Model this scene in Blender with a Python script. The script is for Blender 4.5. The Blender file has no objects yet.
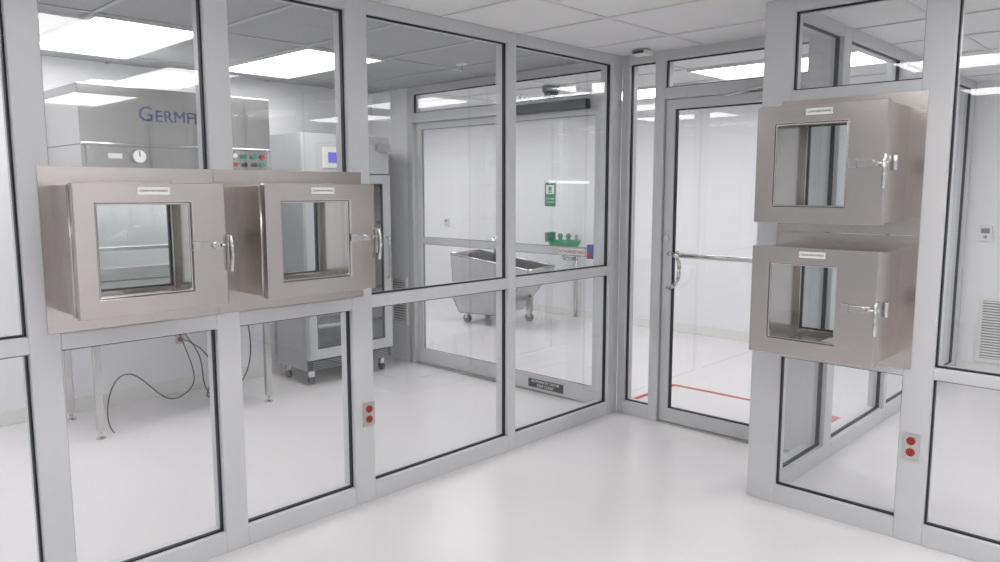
import bpy, bmesh, math
from mathutils import Vector, Matrix
R=math.radians
sc=bpy.context.scene
sc.view_settings.view_transform='Standard'
sc.view_settings.look='None'
sc.view_settings.exposure=0.0

# ---------------------------------------------------------------- materials
def nm(name):
    m=bpy.data.materials.new(name); m.use_nodes=True
    nt=m.node_tree; nt.nodes.clear()
    o=nt.nodes.new('ShaderNodeOutputMaterial')
    return m,nt,o
def pbr(name,col,rough=0.5,metal=0.0,var=0.03,scale=6.0,bump=0.0,spec=0.5,stretch=None,rvar=0.0,aniso=0.0):
    m,nt,o=nm(name)
    b=nt.nodes.new('ShaderNodeBsdfPrincipled')
    nt.links.new(b.outputs[0],o.inputs[0])
    b.inputs['Roughness'].default_value=rough
    b.inputs['Metallic'].default_value=metal
    b.inputs['Specular IOR Level'].default_value=spec
    tc=nt.nodes.new('ShaderNodeTexCoord'); n=nt.nodes.new('ShaderNodeTexNoise')
    n.inputs['Scale'].default_value=scale; n.inputs['Detail'].default_value=3
    mp=nt.nodes.new('ShaderNodeMapping')
    if stretch: mp.inputs['Scale'].default_value=stretch
    nt.links.new(tc.outputs['Object'],mp.inputs[0]); nt.links.new(mp.outputs[0],n.inputs['Vector'])
    r=nt.nodes.new('ShaderNodeValToRGB')
    a=[max(0,c*(1-var)) for c in col]; c2=[min(1,c*(1+var)) for c in col]
    r.color_ramp.elements[0].position=.3; r.color_ramp.elements[1].position=.7
    r.color_ramp.elements[0].color=(*a,1); r.color_ramp.elements[1].color=(*c2,1)
    nt.links.new(n.outputs['Fac'],r.inputs[0]); nt.links.new(r.outputs[0],b.inputs['Base Color'])
    if rvar:
        mr=nt.nodes.new('ShaderNodeMapRange'); mr.inputs[3].default_value=rough-rvar; mr.inputs[4].default_value=rough+rvar
        nt.links.new(n.outputs['Fac'],mr.inputs[0]); nt.links.new(mr.outputs[0],b.inputs['Roughness'])
    if bump:
        bp=nt.nodes.new('ShaderNodeBump'); bp.inputs['Strength'].default_value=bump; bp.inputs['Distance'].default_value=.01
        nt.links.new(n.outputs['Fac'],bp.inputs['Height']); nt.links.new(bp.outputs[0],b.inputs['Normal'])
    return m
def emis(name,col,s):
    m,nt,o=nm(name); e=nt.nodes.new('ShaderNodeEmission')
    e.inputs[0].default_value=(*col,1); e.inputs[1].default_value=s
    nt.links.new(e.outputs[0],o.inputs[0]); return m
def glass(name,tint,base=.07):
    m,nt,o=nm(name)
    t=nt.nodes.new('ShaderNodeBsdfTransparent'); t.inputs[0].default_value=(*tint,1)
    g=nt.nodes.new('ShaderNodeBsdfGlossy'); g.inputs['Roughness'].default_value=0.0; g.inputs[0].default_value=(.97,.98,.98,1)
    lw=nt.nodes.new('ShaderNodeLayerWeight'); lw.inputs[0].default_value=.5
    p=nt.nodes.new('ShaderNodeMath'); p.operation='POWER'; p.inputs[1].default_value=4.5
    nt.links.new(lw.outputs['Facing'],p.inputs[0])
    ma=nt.nodes.new('ShaderNodeMath'); ma.operation='MULTIPLY_ADD'; ma.inputs[1].default_value=.9; ma.inputs[2].default_value=base
    nt.links.new(p.outputs[0],ma.inputs[0])
    mx=nt.nodes.new('ShaderNodeMixShader')
    nt.links.new(ma.outputs[0],mx.inputs[0]); nt.links.new(t.outputs[0],mx.inputs[1]); nt.links.new(g.outputs[0],mx.inputs[2])
    nt.links.new(mx.outputs[0],o.inputs[0]); return m

M={}
M['frame']=pbr('painted_aluminium',(.60,.605,.615),.35,0,.012,4)
M['white']=pbr('wall_paint',(.86,.86,.885),.45,0,.01,2)
M['floor']=pbr('epoxy_floor',(.79,.77,.78),.25,0,.015,1.2,bump=.0,rvar=.04,spec=.45)
M['ceil']=pbr('ceiling_tile',(.78,.78,.78),.8,0,.02,40)
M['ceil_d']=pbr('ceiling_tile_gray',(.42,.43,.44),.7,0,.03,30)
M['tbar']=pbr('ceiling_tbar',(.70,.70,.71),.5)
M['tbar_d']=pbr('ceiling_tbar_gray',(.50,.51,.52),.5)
M['steel']=pbr('brushed_stainless',(.56,.525,.50),.23,1,.035,34,stretch=(1,1,16),rvar=.05,bump=.012)
M['steeld']=pbr('stainless_interior',(.56,.54,.53),.28,1,.03,30)
M['steel2']=pbr('polished_stainless',(.62,.61,.60),.16,1,.03,20)
M['steel3']=pbr('stainless_housing',(.58,.57,.56),.26,1,.015,5)
M['black']=pbr('rubber_gasket',(.012,.014,.02),.5)
M['dark']=pbr('dark_plastic',(.05,.055,.06),.4)
M['gray']=pbr('gray_plastic',(.25,.26,.27),.5)
M['plate']=pbr('white_plastic',(.80,.80,.78),.4)
M['red']=pbr('red_plastic',(.36,.03,.02),.4)
M['redtape']=pbr('red_floor_tape',(.50,.07,.06),.5)
M['green']=pbr('green_plastic',(.02,.24,.12),.4)
M['greensign']=pbr('green_sign_face',(.01,.22,.11),.5)
M['blue']=pbr('blue_print',(.04,.06,.12),.5)
M['bluest']=pbr('blue_sticker',(.05,.08,.30),.5)
M['ink']=pbr('ink_print',(.02,.02,.02),.6)
M['glass']=glass('clear_glass',(.95,.96,.96),.085)
M['glass2']=glass('door_glass',(.93,.95,.95),.05)
M['lamp']=emis('light_diffuser',(1,.99,.985),8.6)
M['worklamp']=emis('work_light_tube',(1,.99,.985),7)
M['lcd']=emis('lcd_screen',(.22,.2,.75),1.0)
M['inner']=pbr('cabinet_liner',(.80,.81,.82),.35)
M['fridge']=pbr('appliance_panel',(.46,.47,.48),.4,.3)
M['fridgew']=pbr('appliance_white',(.56,.57,.58),.4)

# ---------------------------------------------------------------- mesh builder
class MB:
    def __init__(s): s.bm=bmesh.new(); s.mats=[]
    def mi(s,k):
        if k not in s.mats: s.mats.append(k)
        return s.mats.index(k)
    def poly(s,pts,k):
        vs=[s.bm.verts.new(p) for p in pts]; f=s.bm.faces.new(vs); f.material_index=s.mi(k); return f
    def box(s,x0,x1,y0,y1,z0,z1,k):
        if x0>x1:x0,x1=x1,x0
        if y0>y1:y0,y1=y1,y0
        if z0>z1:z0,z1=z1,z0
        v=[s.bm.verts.new(p) for p in [(x0,y0,z0),(x1,y0,z0),(x1,y1,z0),(x0,y1,z0),(x0,y0,z1),(x1,y0,z1),(x1,y1,z1),(x0,y1,z1)]]
        i=s.mi(k)
        for q in [(0,3,2,1),(4,5,6,7),(0,1,5,4),(1,2,6,5),(2,3,7,6),(3,0,4,7)]:
            f=s.bm.faces.new([v[a] for a in q]); f.material_index=i
    def ring(s,ax,a0,a1,b0,b1,ia0,ia1,ib0,ib1,d0,d1,k):
        P=(lambda a,b,d:(a,d,b)) if ax=='x' else (lambda a,b,d:(d,a,b))
        O=[(a0,b0),(a1,b0),(a1,b1),(a0,b1)]; I=[(ia0,ib0),(ia1,ib0),(ia1,ib1),(ia0,ib1)]
        V=lambda L,d:[s.bm.verts.new(P(a,b,d)) for a,b in L]
        o0=V(O,d0);i0=V(I,d0);o1=V(O,d1);i1=V(I,d1); m=s.mi(k)
        for j in range(4):
            q=(j+1)%4
            for f in ([o0[j],o0[q],i0[q],i0[j]],[o1[j],i1[j],i1[q],o1[q]],[o0[j],o1[j],o1[q],o0[q]],[i0[j],i0[q],i1[q],i1[j]]):
                ff=s.bm.faces.new(f); ff.material_index=m
    def cyl(s,p0,p1,r,k,n=16,r2=None):
        p0=Vector(p0);p1=Vector(p1);d=p1-p0;L=d.length
        rot=d.to_track_quat('Z','Y').to_matrix().to_4x4()
        mat=Matrix.Translation((p0+p1)/2)@rot
        g=bmesh.ops.create_cone(s.bm,cap_ends=True,segments=n,radius1=r,radius2=r if r2 is None else r2,depth=L,matrix=mat)
        i=s.mi(k); fs=set()
        for v in g['verts']:
            for f in v.link_faces: fs.add(f)
        for f in fs:
            f.material_index=i
            if len(f.verts)==4: f.smooth=True
    def tube(s,pts,r,k,n=10):
        for a,b in zip(pts[:-1],pts[1:]): s.cyl(a,b,r,k,n)
        for p in pts[1:-1]: s.sph(p,r,k,8)
    def sph(s,c,r,k,n=16,scale=(1,1,1)):
        mat=Matrix.Translation(c)@Matrix.Diagonal((*scale,1))
        g=bmesh.ops.create_uvsphere(s.bm,u_segments=n,v_segments=max(6,n//2),radius=r,matrix=mat)
        i=s.mi(k);fs=set()
        for v in g['verts']:
            for f in v.link_faces: fs.add(f)
        for f in fs: f.material_index=i; f.smooth=True
    def prism(s,prof,fn,t0,t1,k):
        a=[s.bm.verts.new(fn(p,t0)) for p in prof]; b=[s.bm.verts.new(fn(p,t1)) for p in prof]
        i=s.mi(k); n=len(prof)
        fs=[s.bm.faces.new(a),s.bm.faces.new(b[::-1])]
        for j in range(n): fs.append(s.bm.faces.new([a[j],b[j],b[(j+1)%n],a[(j+1)%n]]))
        for f in fs: f.material_index=i
    def obj(s,name,bevel=.0,loc=(0,0,0),rotz=0,parent=None):
        bmesh.ops.recalc_face_normals(s.bm,faces=s.bm.faces[:])
        me=bpy.data.meshes.new(name); s.bm.to_mesh(me); s.bm.free()
        for k in s.mats: me.materials.append(M[k])
        o=bpy.data.objects.new(name,me); sc.collection.objects.link(o)
        o.location=loc; o.rotation_euler=(0,0,rotz)
        if parent: o.parent=parent
        if bevel>0:
            b=o.modifiers.new('bevel','BEVEL'); b.width=bevel; b.segments=2; b.limit_method='ANGLE'; b.angle_limit=R(40)
        return o
def text(body,size,loc,rot,k,parent,name='lettering',align='CENTER',ext=.0006,sx=1):
    c=bpy.data.curves.new(name,'FONT'); c.body=body; c.size=size; c.extrude=ext
    c.align_x=align; c.align_y='CENTER'
    o=bpy.data.objects.new(name,c); sc.collection.objects.link(o)
    o.location=loc; o.rotation_euler=rot; o.scale=(sx,1,1); c.materials.append(M[k])
    if parent: o.parent=parent
    return o
FX=(R(90),0,R(90)); FY=(R(90),0,0)

# ---------------------------------------------------------------- dimensions
XL=-2.94; YD=4.25; YR=3.51; XR=-1.63; ZC=2.40; T=.10
XLAB=-5.65; YB=7.2; YS=-3.0; XE=3.0; XW=-9.0

b=MB(); b.box(XW-.1,XE+.1,YS-.1,YB+.1,-.08,0,'floor'); b.obj('floor')
b=MB(); b.box(XL-.05,XE+.1,YS-.1,YD+.05,ZC,ZC+.08,'ceil'); b.box(XR,XE+.1,YD+.05,YB+.1,ZC,ZC+.08,'ceil'); b.obj('ceiling')
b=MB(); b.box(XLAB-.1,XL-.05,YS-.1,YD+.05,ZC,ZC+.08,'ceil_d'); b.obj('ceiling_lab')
b=MB(); b.box(XW-.1,XR,YD+.05,YB+.1,ZC,ZC+.08,'ceil'); b.obj('ceiling_corridor')
b=MB(); b.box(XW-.1,XE+.1,YB,YB+.1,0,ZC,'white'); b.obj('wall_back')
b=MB(); b.box(XLAB-.1,XLAB,YS,YD,0,ZC,'white'); b.obj('wall_lab')
b=MB(); b.box(XE,XE+.1,YS,YB,0,ZC,'white'); b.obj('wall_right')
b=MB(); b.box(XW-.1,XE+.1,YS-.1,YS,0,ZC,'white'); b.obj('wall_rear')
b=MB(); b.box(XW-.1,XW,YD,YB,0,ZC,'white'); b.obj('wall_left_corridor')
b=MB(); b.box(XW,-5.17,YD,YD+T,0,ZC,'white'); b.obj('wall_lab_end')
b=MB(); b.box(XW,XE,YB-.012,YB,0,.10,'plate'); b.obj('baseboard_back',.003)
b=MB(); b.box(XLAB,XLAB+.012,YS,YD,0,.10,'plate'); b.obj('baseboard_lab',.003)

def grid(name,x0,x1,y0,y1,ox,oy,sx,sy,k,skip=()):
    b=MB(); w=.012
    i=math.ceil((x0-ox)/sx)
    while ox+i*sx<x1:
        x=ox+i*sx; b.box(x-w,x+w,y0,y1,ZC-.006,ZC-.0005,k); i+=1
    i=math.ceil((y0-oy)/sy)
    while oy+i*sy<y1:
        y=oy+i*sy; b.box(x0,x1,y-w,y+w,ZC-.0065,ZC-.0008,k); i+=1
    b.obj(name)
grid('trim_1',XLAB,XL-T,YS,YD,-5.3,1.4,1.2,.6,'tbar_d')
grid('trim_2',XL,XE,YS,YR,-2.35,.85,1.2,.6,'tbar')
grid('trim_3',XW,XR,YD+T,YB,-5.3,5.0,1.2,.6,'tbar')
grid('trim_4',XR+T,XE,YR+T,YB,-1.15,4.4,1.2,.6,'tbar')
grid('trim_5',XL,XR,YR,YD,-2.35,.85,1.2,.6,'tbar')

def lightpanel(x0,y0,lx=1.2,ly=.6):
    b=MB(); x1=x0+lx;y1=y0+ly
    z0=ZC-.02
    for (a0,a1,c0,c1) in [(x0,x1,y0,y0+.02),(x0,x1,y1-.02,y1),(x0,x0+.02,y0+.02,y1-.02),(x1-.02,x1,y0+.02,y1-.02)]:
        b.box(a0,a1,c0,c1,z0,ZC-.001,'tbar')
    b.box(x0+.02,x1-.02,y0+.02,y1-.02,ZC-.012,ZC-.002,'lamp')
    b.obj('ceiling_light_panel')
for p in [(-5.3,1.4),(-5.3,2.6),(-5.3,0.2),(-4.7,-1.6)]: lightpanel(*p)
for p in [(-1.75,.85),(-1.75,-1.0),(.65,.85),(.65,-1.0),(-.55,2.3),(1.4,2.3)]: lightpanel(*p)
for p in [(-4.4,5.6),(-6.8,5.6),(-2.9,5.0),(-8.6,5.6)]: lightpanel(*p)
for p in [(-.6,4.7),(1.2,5.2)]: lightpanel(*p)

# ---------------------------------------------------------------- glazed partitions
wn=[0]
def window(ax,face,s0,s1,z0,z1,mat='glass',sgn=-1):
    wn[0]+=1; b=MB(); d=face+sgn*T*.35; g=.007; h=.010
    if ax=='y':
        b.poly([(d,s0,z0),(d,s1,z0),(d,s1,z1),(d,s0,z1)],mat)
        b.ring('y',s0,s1,z0,z1,s0+g,s1-g,z0+g,z1-g,d-h,d+h,'black')
    else:
        b.poly([(s0,d,z0),(s1,d,z0),(s1,d,z1),(s0,d,z1)],mat)
        b.ring('x',s0,s1,z0,z1,s0+g,s1-g,z0+g,z1-g,d-h,d+h,'black')
    b.obj('window_%d'%wn[0])
def frame(name,ax,face,sgn,members):
    b=MB()
    for (s0,s1,z0,z1) in members:
        if ax=='y': b.box(face,face+sgn*T,s0,s1,z0,z1,'frame')
        else: b.box(s0,s1,face,face+sgn*T,z0,z1,'frame')
    return b.obj(name,.003)
ZB=.09; ZT=2.34; M0,M1=.965,1.025
posts=[(-3,-2.93),(-2.30,-2.235),(-1.30,-1.235),(-.30,-.235),(.73,.83),(1.405,1.505),(2.07,2.185),(3.15,3.212),(4.145,4.25)]
mem=[(a,c,0,ZC) for a,c in posts]
for i in range(len(posts)-1):
    s0=posts[i][1]; s1=posts[i+1][0]
    mem+= [(s0,s1,0,ZB),(s0,s1,ZT,ZC),(s0,s1,M0,M1)]
    window('y',XL,s0,s1,ZB,M0)
    if i in (4,5):
        mem.append((s0,s1,1.56,1.605)); window('y',XL,s0,s1,1.605,ZT)
    else: window('y',XL,s0,s1,M1,ZT)
frame('wall_left','y',XL,-1,mem)
mem=[(-2.94,-2.885,0,ZC),(-2.69,-2.62,0,ZC),(-1.72,-1.63,0,ZC),(-2.885,-2.69,0,ZB),(-2.885,-2.69,ZT,ZC),(-2.62,-1.72,2.10,2.17),(-2.62,-1.72,ZT,ZC)]
frame('wall_door','x',YD,1,mem)
window('x',YD,-2.885,-2.69,ZB,ZT,sgn=1); window('x',YD,-2.62,-1.72,2.17,ZT,sgn=1)
mem=[(-5.17,-5.10,0,ZC),(-3.11,-3.04,0,ZC),(-5.10,-3.11,2.10,2.18),(-5.10,-3.11,ZT,ZC),(-4.06,-4.0,2.18,ZT)]
frame('wall_lab_partition','x',YD,1,mem)
window('x',YD,-5.10,-4.06,2.18,ZT,sgn=1); window('x',YD,-4.0,-3.11,2.18,ZT,sgn=1)
ps=[(-1.63,-1.49),(-.945,-.83),(-.27,-.21),(.73,.79),(1.78,1.84),(2.93,3.0)]
mem=[(a,c,0,ZC) for a,c in ps]
for i in range(len(ps)-1):
    s0=ps[i][1]; s1=ps[i+1][0]
    mem+=[(s0,s1,0,ZB),(s0,s1,ZT,ZC)]
    if i==0:
        mem+=[(s0,s1,.735,.785),(s0,s1,1.935,1.985)]
        window('x',YR,s0,s1,ZB,.735,sgn=1); window('x',YR,s0,s1,1.985,ZT,sgn=1)
    else:
        mem+=[(s0,s1,.735,.785)]
        window('x',YR,s0,s1,ZB,.735,sgn=1); window('x',YR,s0,s1,.785,ZT,sgn=1)
frame('wall_passthrough','x',YR,1,mem)
ps=[(3.61,3.66),(4.25,4.36),(5.28,5.34),(6.22,6.28),(7.13,7.2)]
mem=[(a,c,0,ZC) for a,c in ps]
for i in range(len(ps)-1):
    s0=ps[i][1]; s1=ps[i+1][0]
    mem+=[(s0,s1,0,ZB),(s0,s1,ZT,ZC)]
    window('y',-1.53,s0,s1,ZB,ZT)
frame('wall_return','y',-1.53,-1,mem)

# ---------------------------------------------------------------- entry door
b=MB(); x0,x1=-2.615,-1.725; d0,d1=YD+.02,YD+.065
b.ring('x',x0,x1,.01,2.095,x0+.065,x1-.065,.10,2.035,d0,d1,'frame')
dg=(d0+d1)/2
b.poly([(x0+.065,dg,.10),(x1-.065,dg,.10),(x1-.065,dg,2.035),(x0+.065,dg,2.035)],'glass')
b.ring('x',x0+.065,x1-.065,.10,2.035,x0+.072,x1-.072,.107,2.028,d0+.008,d1-.008,'black')
b.box(-2.62,-1.72,YD-.01,YD+.09,0,.009,'steel2')
door=b.obj('door_1',.002)
b=MB()
zb=1.105
b.cyl((x0+.03,d1+.05,zb),(x1-.03,d1+.05,zb),.016,'steel2')
b.box(x0+.01,x0+.055,d1,d1+.06,zb-.03,zb+.03,'steel2'); b.box(x1-.055,x1-.01,d1,d1+.06,zb-.03,zb+.03,'steel2')
pts=[(x0+.04,d0,1.12),(x0+.10,d0-.045,1.125),(x0+.15,d0-.06,1.10),(x0+.16,d0-.062,1.05),(x0+.155,d0-.06,.975),(x0+.125,d0-.058,.93),(x0+.09,d0-.045,.905),(x0+.04,d0,.90)]
b.tube(pts,.012,'steel2')
b.cyl((x0+.03,d0-.012,1.22),(x0+.03,d0,1.22),.02,'steel2')
b.obj('handle',0,parent=door)
b=MB()
b.box(x1-.34,x1-.06,d0-.055,d0,2.035,2.09,'fridgew')
b.box(x1-.30,x1-.02,d0-.05,d0-.03,2.10,2.12,'steel2')
b.prism([(x1-.46,2.075),(x1-.12,2.12),(x1-.12,2.135),(x1-.46,2.09)],lambda p,t:(p[0],t,p[1]),d0-.08,d0-.065,'steel2')
b.obj('closer',.004,parent=door)

b=MB()
for (a,c,dd) in [(-5.10,-4.03,YD+.05),(-4.08,-3.11,YD+.01)]:
    b.ring('x',a,c,.012,2.10,a+.055,c-.055,.13,2.045,dd,dd+.035,'frame')
    b.box(a+.055,c-.055,dd,dd+.035,1.065,1.12,'frame')
    g=dd+.018
    for z0,z1 in [(.13,1.065),(1.12,2.045)]:
        b.poly([(a+.055,g,z0),(c-.055,g,z0),(c-.055,g,z1),(a+.055,g,z1)],'glass')
        b.ring('x',a+.055,c-.055,z0,z1,a+.060,c-.060,z0+.005,z1-.005,g-.008,g+.008,'gray')
b.box(-5.10,-3.11,YD-.0,YD+.1,0,.011,'steel2')
b.box(-3.88,-3.2,YD-.05,YD+.0,2.085,2.15,'dark')
sd=b.obj('door_2',.002)
b=MB(); b.box(-3.47,-3.23,YD+.003,YD+.0095,1.07,1.112,'plate'); s1=b.obj('notice_label')
text('AUTHORIZED ONLY',.030,(-3.35,YD+.002,1.091),FY,'red',s1,sx=.85)
b=MB(); b.box(-3.215,-3.165,YD+.003,YD+.0095,1.05,1.15,'bluest'); b.box(-3.205,-3.175,YD+.001,YD+.003,1.06,1.09,'red'); b.obj('door_button_sticker')
b=MB(); b.box(-3.76,-3.42,YD+.003,YD+.0095,.035,.10,'dark'); s1=b.obj('threshold_label')
text('AUTOMATIC DOOR\nKEEP CLEAR',.030,(-3.59,YD+.002,.068),FY,'plate',s1)

# ---------------------------------------------------------------- pass-through boxes
def passbox(name,w,h,front,loc,rotz,fl,wf=(.13,.75,.14,.85),label='CLEAN AIR PASSAGE'):
    root=bpy.data.objects.new(name,None); sc.collection.objects.link(root)
    root.location=loc; root.rotation_euler=(0,0,rotz)
    X0,X1=-w/2,w/2; th=.018; back=.125; fd=.035
    b=MB()
    b.ring('x',X0+.008,X1-.008,.008,h-.008,X0+.010+th,X1-.010-th,.010+th,h-.010-th,-front+fd+.004,back,'steel')
    b.obj('housing',.002,parent=root)
    b=MB()
    b.ring('x',X0+.014,X1-.014,.014,h-.014,X0+.03,X1-.03,.03,h-.03,-front+fd-.002,-front+fd+.006,'black')
    b.obj('door_seal',0,parent=root)
    b=MB()
    b.ring('x',fl[0],fl[1],fl[2],fl[3],X0+.012,X1-.012,.012,h-.012,-.006,0,'steel')
    for sx in (fl[0]+.012,fl[1]-.012):
        for k in range(5):
            z=fl[2]+.015+(fl[3]-fl[2]-.03)*k/4
            b.cyl((sx,-.0075,z),(sx,-.006,z),.004,'steel',8)
    b.obj('flange',.001,parent=root)
    for nm_,f0,f1,hn in (('front_door',-front,-front+fd,True),('rear_door',back,back+fd,False)):
        wq=wf if hn else (.09,.91,.10,.90)
        b=MB(); a0=X0+w*wq[0]; a1=X0+w*wq[1]; c0=h*wq[2]; c1=h*wq[3]
        b.ring('x',X0,X1,0,h,a0,a1,c0,c1,f0,f1,'steel')
        g=(f0+f1)/2
        b.poly([(a0,g,c0),(a1,g,c0),(a1,g,c1),(a0,g,c1)],'glass2')
        e=.008
        b.ring('x',a0,a1,c0,c1,a0+e,a1-e,c0+e,c1-e,g-.010,g+.008,'steel2' if hn else 'dark')
        o=b.obj(nm_,.004,parent=root)
    b=MB()
    b.cyl((X0-.001,-front+fd,.008),(X0-.001,-front+fd,h-.008),.005,'steel',12)
    b.obj('piano_hinge',0,parent=root)
    zl=h*.50; b=MB(); f=-front
    b.box(X1-.135,X1-.02,f-.010,f,zl-.013,zl+.013,'steel2')
    b.box(X1-.135,X1-.105,f-.016,f,zl-.018,zl+.018,'steel2')
    b.cyl((X1-.05,f-.022,zl),(X1-.05,f,zl),.014,'steel2')
    b.cyl((X1-.03,f-.012,zl),(X1+.012,f-.004,zl),.008,'steel2')
    b.box(X1+.001,X1+.012,f,f+.075,zl-.03,zl+.03,'steel2')
    b.box(X1-.006,X1+.01,f-.018,f-.002,zl-.07,zl+.035,'steel2')
    b.tube([(X1+.004,f-.02,zl+.035),(X1+.004,f-.03,zl),(X1+.006,f-.03,zl-.04),(X1+.004,f-.02,zl-.10)],.007,'steel2')
    b.cyl((X1+.02,f+.05,zl-.03),(X1+.02,f+.05,zl+.03),.009,'steel2')
    b.obj('latch',.002,parent=root)
    b=MB(); b.box(-.055,.055,f-.0015,f-.0003,h*.91,h*.91+.026,'plate'); lb=b.obj('label',0,parent=root)
    text(label,.0105,(0,f-.002,h*.91+.013),FY,'ink',root)
    b=MB(); b.box(-.05,.03,-front*.3,.08,.029,.031,'plate'); b.obj('paper_sheet',0,parent=root)
    return root
passbox('pass_through_box',.52,.455,.25,(XL,1.079,1.10),R(90),(-.29,.333,-.072,.512))
passbox('pass_through_box',.525,.455,.25,(XL,1.762,1.10),R(90),(-.349,.37,-.072,.512))
passbox('pass_through_box',.53,.475,.31,(-1.238,YR,.812),0,(-.29,.323,-.045,.525),(.15,.70,.15,.85))
passbox('pass_through_box',.53,.495,.31,(-1.238,YR,1.389),0,(-.29,.323,-.050,.548),(.15,.72,.14,.85))

# ---------------------------------------------------------------- red receptacle outlets
def outlet(loc,rotz):
    b=MB()
    b.box(-.034,.034,-.006,-.0002,-.058,.058,'steeld')
    for z in (-.025,.025):
        b.cyl((0,-.010,z),(0,-.004,z),.018,'red',20)
        for x in (-.006,.006): b.box(x-.0015,x+.0015,-.0106,-.0098,z-.002,z+.008,'ink')
        b.cyl((0,-.0106,z-.009),(0,-.0098,z-.009),.003,'ink',8)
    b.cyl((0,-.008,0),(0,-.005,0),.003,'steel2',8)
    b.obj('power_outlet',.001,loc,rotz)
outlet((XL,2.15,.445),R(90)); outlet((-.895,YR,.43),0)
outlet((XLAB,2.40,.43),R(90))

# ---------------------------------------------------------------- biosafety cabinet in lab
b=MB(); x0,x1=-5.52,-4.85; y0,y1=1.54,2.76
fnY=lambda p,t:(p[0],t,p[1])
b.box(x0,x1,y0,y1,1.80,2.15,'steel3')
b.box(x0,x1-.03,y0+.01,y1-.01,1.66,1.80,'steel3')
b.box(x1-.012,x1+.006,y0,y1,1.795,1.81,'steel2')
prof=[(x0,.90),(x1+.02,.90),(x1+.02,1.08),(x1-.05,1.66),(x0,1.66)]
b.prism(prof,fnY,y0,y0+.04,'steel3'); b.prism(prof,fnY,y1-.04,y1,'steel3')
b.box(x0,x0+.04,y0+.04,y1-.04,.98,1.66,'inner')
b.box(x0,x1+.02,y0+.04,y1-.04,.88,.98,'steel3')
b.box(x0+.04,x1-.08,y0+.04,y1-.04,1.63,1.66,'inner')
b.box(x0+.25,x0+.33,y0+.12,y1-.12,1.60,1.629,'worklamp')
b.box(x1-.02,x1+.0,y0+.04,y1-.04,.98,1.06,'steel3')
b.poly([(x1-.01,y0+.05,1.18),(x1-.01,y1-.05,1.18),(x1-.06,y1-.05,1.65),(x1-.06,y0+.05,1.65)],'glass')
b.box(x1-.025,x1-.005,y0+.04,y1-.04,1.16,1.185,'steel2')
b.box(x0+.1,x1-.12,y0+.12,y1-.40,2.15,2.19,'fridgew')
for (lx,ly) in [(x1-.06,y0+.03),(x1-.06,y1-.05),(x0+.06,y0+.03),(x0+.06,y1-.05)]:
    b.box(lx-.02,lx+.02,ly-.02,ly+.02,.05,.88,'steel3'); b.cyl((lx,ly,.012),(lx,ly,.05),.012,'steel2'); b.cyl((lx,ly,0),(lx,ly,.012),.028,'steel2')
for z in (.58,):
    b.box(x0+.04,x0+.08,y0+.03,y1-.05,z,z+.04,'steel3')
    for ly in (y0+.03,y1-.05): b.box(x0+.06,x1-.06,ly-.018,ly+.018,z,z+.04,'steel3')
b.box(x1-.08,x1-.04,y0+.03,y1-.05,.60,.64,'steel3')
cab=b.obj('biosafety_cabinet',.004)
text('G',.125,(x1+.001,1.875,1.99),FX,'blue',cab,'lettering','LEFT',sx=1.05)
text('ERMFREE',.10,(x1+.001,1.975,1.982),FX,'blue',cab,'lettering','LEFT',sx=1.05)
b=MB(); xf=x1-.03
b.cyl((xf,1.875,1.735),(xf+.025,1.875,1.735),.045,'steel2',28); b.cyl((xf+.025,1.875,1.735),(xf+.028,1.875,1.735),.038,'plate',28)
b.box(xf+.028,xf+.030,1.872,1.878,1.735,1.768,'ink')
b.box(xf,xf+.02,1.575,1.60,1.69,1.80,'steel2')
b.box(xf,xf+.006,1.70,1.78,1.72,1.75,'plate')
b.box(xf,xf+.012,2.45,2.745,1.675,1.79,'steel2')
for y,z,k in [(2.50,1.76,'plate'),(2.56,1.755,'green'),(2.63,1.755,'green'),(2.70,1.755,'red'),(2.50,1.70,'red'),(2.57,1.70,'dark'),(2.64,1.70,'dark'),(2.70,1.70,'green')]:
    b.cyl((xf+.012,y,z),(xf+.03,y,z),.015,k,16)
b.obj('control_panel',0,parent=cab)

# reach-in refrigerator with glass door
b=MB(); x0,x1=-5.52,-5.05; y0,y1=3.14,3.95
b.box(x0,x1-.03,y0,y0+.03,.12,1.96,'fridge'); b.box(x0,x1-.03,y1-.03,y1,.12,1.96,'fridge')
b.box(x0,x0+.03,y0+.03,y1-.03,.12,1.96,'fridge'); b.box(x0+.03,x1-.03,y0+.03,y1-.03,.12,.22,'fridge')
b.box(x0+.03,x1-.03,y0+.03,y1-.03,1.62,1.96,'fridge')
b.box(x1-.03,x1,y0,y1,1.66,1.96,'fridgew'); b.box(x1-.03,x1-.01,y0,y1,.12,.20,'dark')
for i in range(5): b.box(x1-.012,x1-.004,y0+.04,y1-.04,.127+.014*i,.133+.014*i,'gray')
b.ring('y',y0,y1,.21,1.65,y0+.075,y1-.075,.29,1.58,x1-.028,x1+.015,'fridgew')
b.poly([(x1-.005,y0+.075,.29),(x1-.005,y1-.075,.29),(x1-.005,y1-.075,1.58),(x1-.005,y0+.075,1.58)],'glass2')
b.ring('y',y0+.075,y1-.075,.29,1.58,y0+.085,y1-.085,.30,1.57,x1-.01,x1+.012,'dark')
for z in (.45,.72,.99,1.26):
    for k in range(7): b.cyl((x0+.05+k*.058,y0+.04,z),(x0+.05+k*.058,y1-.04,z),.004,'steel2',6)
    b.box(x1-.07,x1-.06,y0+.04,y1-.04,z-.01,z+.012,'steel2')
b.tube([(x1+.015,y1-.04,.8),(x1+.05,y1-.04,.82),(x1+.05,y1-.04,1.12),(x1+.015,y1-.04,1.14)],.01,'steel2')
b.box(x1,x1+.006,y0+.17,y0+.42,1.70,1.86,'plate'); b.box(x1+.006,x1+.008,y0+.22,y0+.35,1.74,1.82,'lcd')
b.box(x1,x1+.05,y1-.14,y1-.02,1.84,1.90,'steel2')
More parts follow.
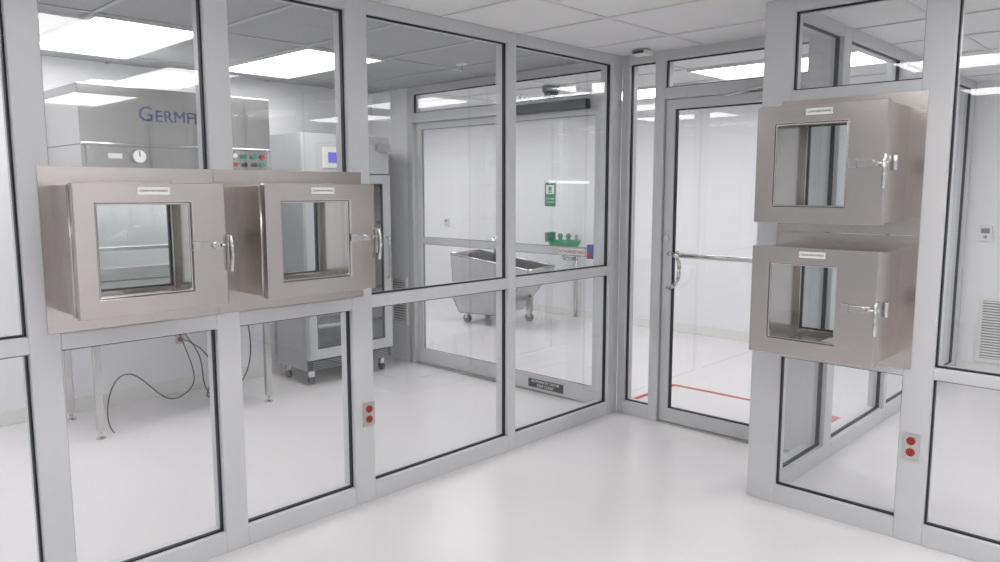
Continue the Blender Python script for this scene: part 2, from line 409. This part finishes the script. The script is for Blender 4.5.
for lx in (x0+.06,x1-.07):
    for ly in (y0+.06,y1-.06):
        b.box(lx-.02,lx+.02,ly-.02,ly+.02,.06,.12,'steel2')
        b.cyl((lx-.0,ly-.012,.035),(lx-.0,ly+.012,.035),.035,'dark',18)
b.obj('glass_door_refrigerator',.003)

def grille(name,x0,x1,z0,z1,yf):
    b=MB(); b.ring('x',x0,x1,z0,z1,x0+.03,x1-.03,z0+.03,z1-.03,yf-.015,yf-.0005,'plate')
    b.box(x0+.03,x1-.03,yf-.004,yf-.001,z0+.03,z1-.03,'gray')
    n=int((z1-z0-.06)/.022)
    for i in range(n):
        z=z0+.03+(i+.5)*(z1-z0-.06)/n
        b.poly([(x0+.03,yf-.013,z-.006),(x1-.03,yf-.013,z-.006),(x1-.03,yf-.004,z+.006),(x0+.03,yf-.004,z+.006)],'plate')
    b.obj(name)
grille('air_return_grille',-5.42,-5.19,.33,.76,YD)
grille('air_return_grille',-1.40,-.95,.12,.66,YB)
def thermo(x,z):
    b=MB(); b.box(x-.045,x+.045,YB-.025,YB-.001,z-.06,z+.06,'plate'); b.box(x-.03,x+.03,YB-.027,YB-.0245,z+.0,z+.04,'gray')
    b.box(x-.012,x+.012,YB-.028,YB-.0245,z-.04,z-.02,'gray'); b.obj('thermostat',.004)
thermo(-7.9,1.08); thermo(-1.39,1.18)

b=MB(); b.box(-6.1,-5.93,YB-.006,YB-.001,1.33,1.62,'greensign'); sg=b.obj('eyewash_sign')
b=MB()
b.poly([(-6.08,YB-.007,1.48),(-5.95,YB-.007,1.48),(-5.95,YB-.007,1.59),(-6.08,YB-.007,1.59)],'plate')
b.cyl((-6.015,YB-.0085,1.545),(-6.015,YB-.0075,1.545),.028,'greensign',16)
b.box(-6.05,-5.98,YB-.0085,YB-.0075,1.495,1.51,'greensign'); b.obj('pictogram',0,parent=sg)
text('EYE WASH',.028,(-6.015,YB-.008,1.42),FY,'plate',sg); text('STATION',.028,(-6.015,YB-.008,1.38),FY,'plate',sg)
b=MB(); cx,cy,cz=-5.58,YB-.26,.94
prof=[(.02,-.13),(.11,-.11),(.17,-.055),(.20,.0),(.185,.0),(.155,-.045),(.10,-.085),(.01,-.10)]
n=24
rings=[[b.bm.verts.new((cx+r*math.cos(2*math.pi*j/n),cy+r*math.sin(2*math.pi*j/n),cz+z)) for j in range(n)] for r,z in prof]
gi=b.mi('green')
for a,c in zip(rings[:-1],rings[1:]):
    for j in range(n):
        f=b.bm.faces.new([a[j],a[(j+1)%n],c[(j+1)%n],c[j]]); f.material_index=gi; f.smooth=True
f=b.bm.faces.new(rings[-1]); f.material_index=gi
f=b.bm.faces.new(rings[0]); f.material_index=gi
b.cyl((cx,cy,cz-.21),(cx,cy,cz-.12),.025,'steel2'); b.tube([(cx,cy,cz-.21),(cx,YB-.05,cz-.23),(cx,YB-.02,cz-.23)],.02,'steel2')
b.cyl((cx,YB-.03,.0),(cx,YB-.03,1.0),.02,'steel2')
for s in (-1,1):
    b.cyl((cx+s*.06,cy,cz-.08),(cx+s*.06,cy,cz+.05),.022,'green'); b.sph((cx+s*.06,cy,cz+.055),.032,'green')
b.box(cx-.24,cx-.19,cy-.07,cy+.07,cz-.02,cz+.09,'green')
b.obj('eyewash_station')

# stainless tilt truck
b=MB(); bx,by=-6.0,6.3
def loc3(p,t): return (p[0],t,p[1])
w=.30
out=[(-.50,.80),(.54,.66),(.53,.60),(.12,.12),(-.38,.12),(-.46,.26)]
b.prism(out,loc3,-w,-w+.012,'steel3'); b.prism(out,loc3,w-.012,w,'steel3')
for (p,q) in [(out[2],out[3]),(out[3],out[4]),(out[4],out[5]),(out[5],out[0]),(out[1],out[2])]:
    d=Vector((q[0]-p[0],q[1]-p[1])); nrm=Vector((-d.y,d.x)).normalized()*-.012
    pr=[p,q,(q[0]+nrm.x,q[1]+nrm.y),(p[0]+nrm.x,p[1]+nrm.y)]
    b.prism(pr,loc3,-w,w,'steel3')
for y in (-w,w): b.tube([(-.50,y,.80),(.54,y,.66)],.012,'steel2')
for (x,z) in ((-.50,.80),(.54,.66)): b.cyl((x,-w,z),(x,w,z),.012,'steel2')
b.tube([(-.24,w-.02,.72),(-.28,w-.02,.96),(-.24,w-.02,.98),(-.20,w-.02,.72)],.012,'steel2')
for x in (.26,-.32):
    for y in (-.22,.22):
        b.cyl((x,y-.015,.05),(x,y+.015,.05),.05,'gray',16); b.box(x-.02,x+.02,y-.025,y+.025,.055,.115,'steel2'); b.box(x-.03,x+.03,y-.03,y+.03,.115,.125 if x<0 else .29,'steel3')
b.obj('tilt_truck',.0,(bx,by,0),R(12))

b=MB(); c=(-4.18,5.0)
b.cyl((c[0],c[1],ZC-.05),(c[0],c[1],ZC-.001),.075,'gray',28); b.sph((c[0],c[1],ZC-.055),.062,'black',24,(1,1,.9)); b.obj('dome_security_camera')
b=MB(); b.box(-2.76,-2.66,4.08,4.17,ZC-.035,ZC-.007,'plate'); b.box(-2.75,-2.67,4.075,4.08,ZC-.03,ZC-.012,'dark'); b.obj('ceiling_sensor',.003)
for (x,y) in [(-3.9,3.7),(-4.8,5.3)]:
    b=MB(); b.cyl((x,y,ZC-.014),(x,y,ZC-.001),.035,'plate',24,.042) ; b.cyl((x,y,ZC-.05),(x,y,ZC-.01),.008,'steel2'); b.cyl((x,y,ZC-.053),(x,y,ZC-.049),.018,'steel2'); b.obj('fire_sprinkler')

b=MB(); z=.0015
b.box(-3.05,-1.80,5.15,5.19,.0002,z,'redtape'); b.box(-3.05,-3.01,4.45,5.15,.0002,z,'redtape'); b.box(-1.80,-1.76,4.45,5.19,.0002,z,'redtape')
b.obj('floor_marking_tape')

def cord(pts,name='power_cord'):
    c=bpy.data.curves.new(name,'CURVE'); c.dimensions='3D'; c.bevel_depth=.0045; c.bevel_resolution=3
    s=c.splines.new('NURBS'); s.points.add(len(pts)-1)
    for p,q in zip(s.points,pts): p.co=(*q,1)
    s.use_endpoint_u=True; s.order_u=4; c.materials.append(M['black'])
    o=bpy.data.objects.new(name,c); sc.collection.objects.link(o)
cord([(-5.64,2.40,.46),(-5.55,2.36,.45),(-5.3,2.33,.30),(-5.35,2.38,.12),(-5.5,2.35,.01),(-5.4,2.2,.01),(-5.3,2.05,.15),(-5.25,1.9,.32),(-5.2,1.76,.30),(-5.2,1.70,.10),(-5.1,1.68,.01),(-4.95,1.66,.01)])
cord([(-5.64,2.40,.41),(-5.5,2.40,.42),(-5.25,2.46,.35),(-5.2,2.44,.15),(-5.3,2.40,.01),(-5.3,2.5,.01),(-5.2,2.62,.04),(-5.1,2.72,.3),(-5.2,2.72,.6),(-5.3,2.70,.88)])
cord([(-5.5,2.2,.88),(-5.45,2.2,.7),(-5.35,2.35,.45),(-5.3,2.42,.3),(-5.3,2.40,.1),(-5.4,2.5,.01)])

w=bpy.data.worlds.new('world'); sc.world=w; w.use_nodes=True
w.node_tree.nodes['Background'].inputs[0].default_value=(.9,.93,1,1); w.node_tree.nodes['Background'].inputs[1].default_value=.4
cam=bpy.data.cameras.new('camera'); co=bpy.data.objects.new('camera',cam); sc.collection.objects.link(co)
co.location=(0,0,1.53); co.rotation_euler=(R(90-6.87),0,R(43.67)); cam.lens=27.2; cam.sensor_width=36; cam.clip_start=.02
sc.camera=co
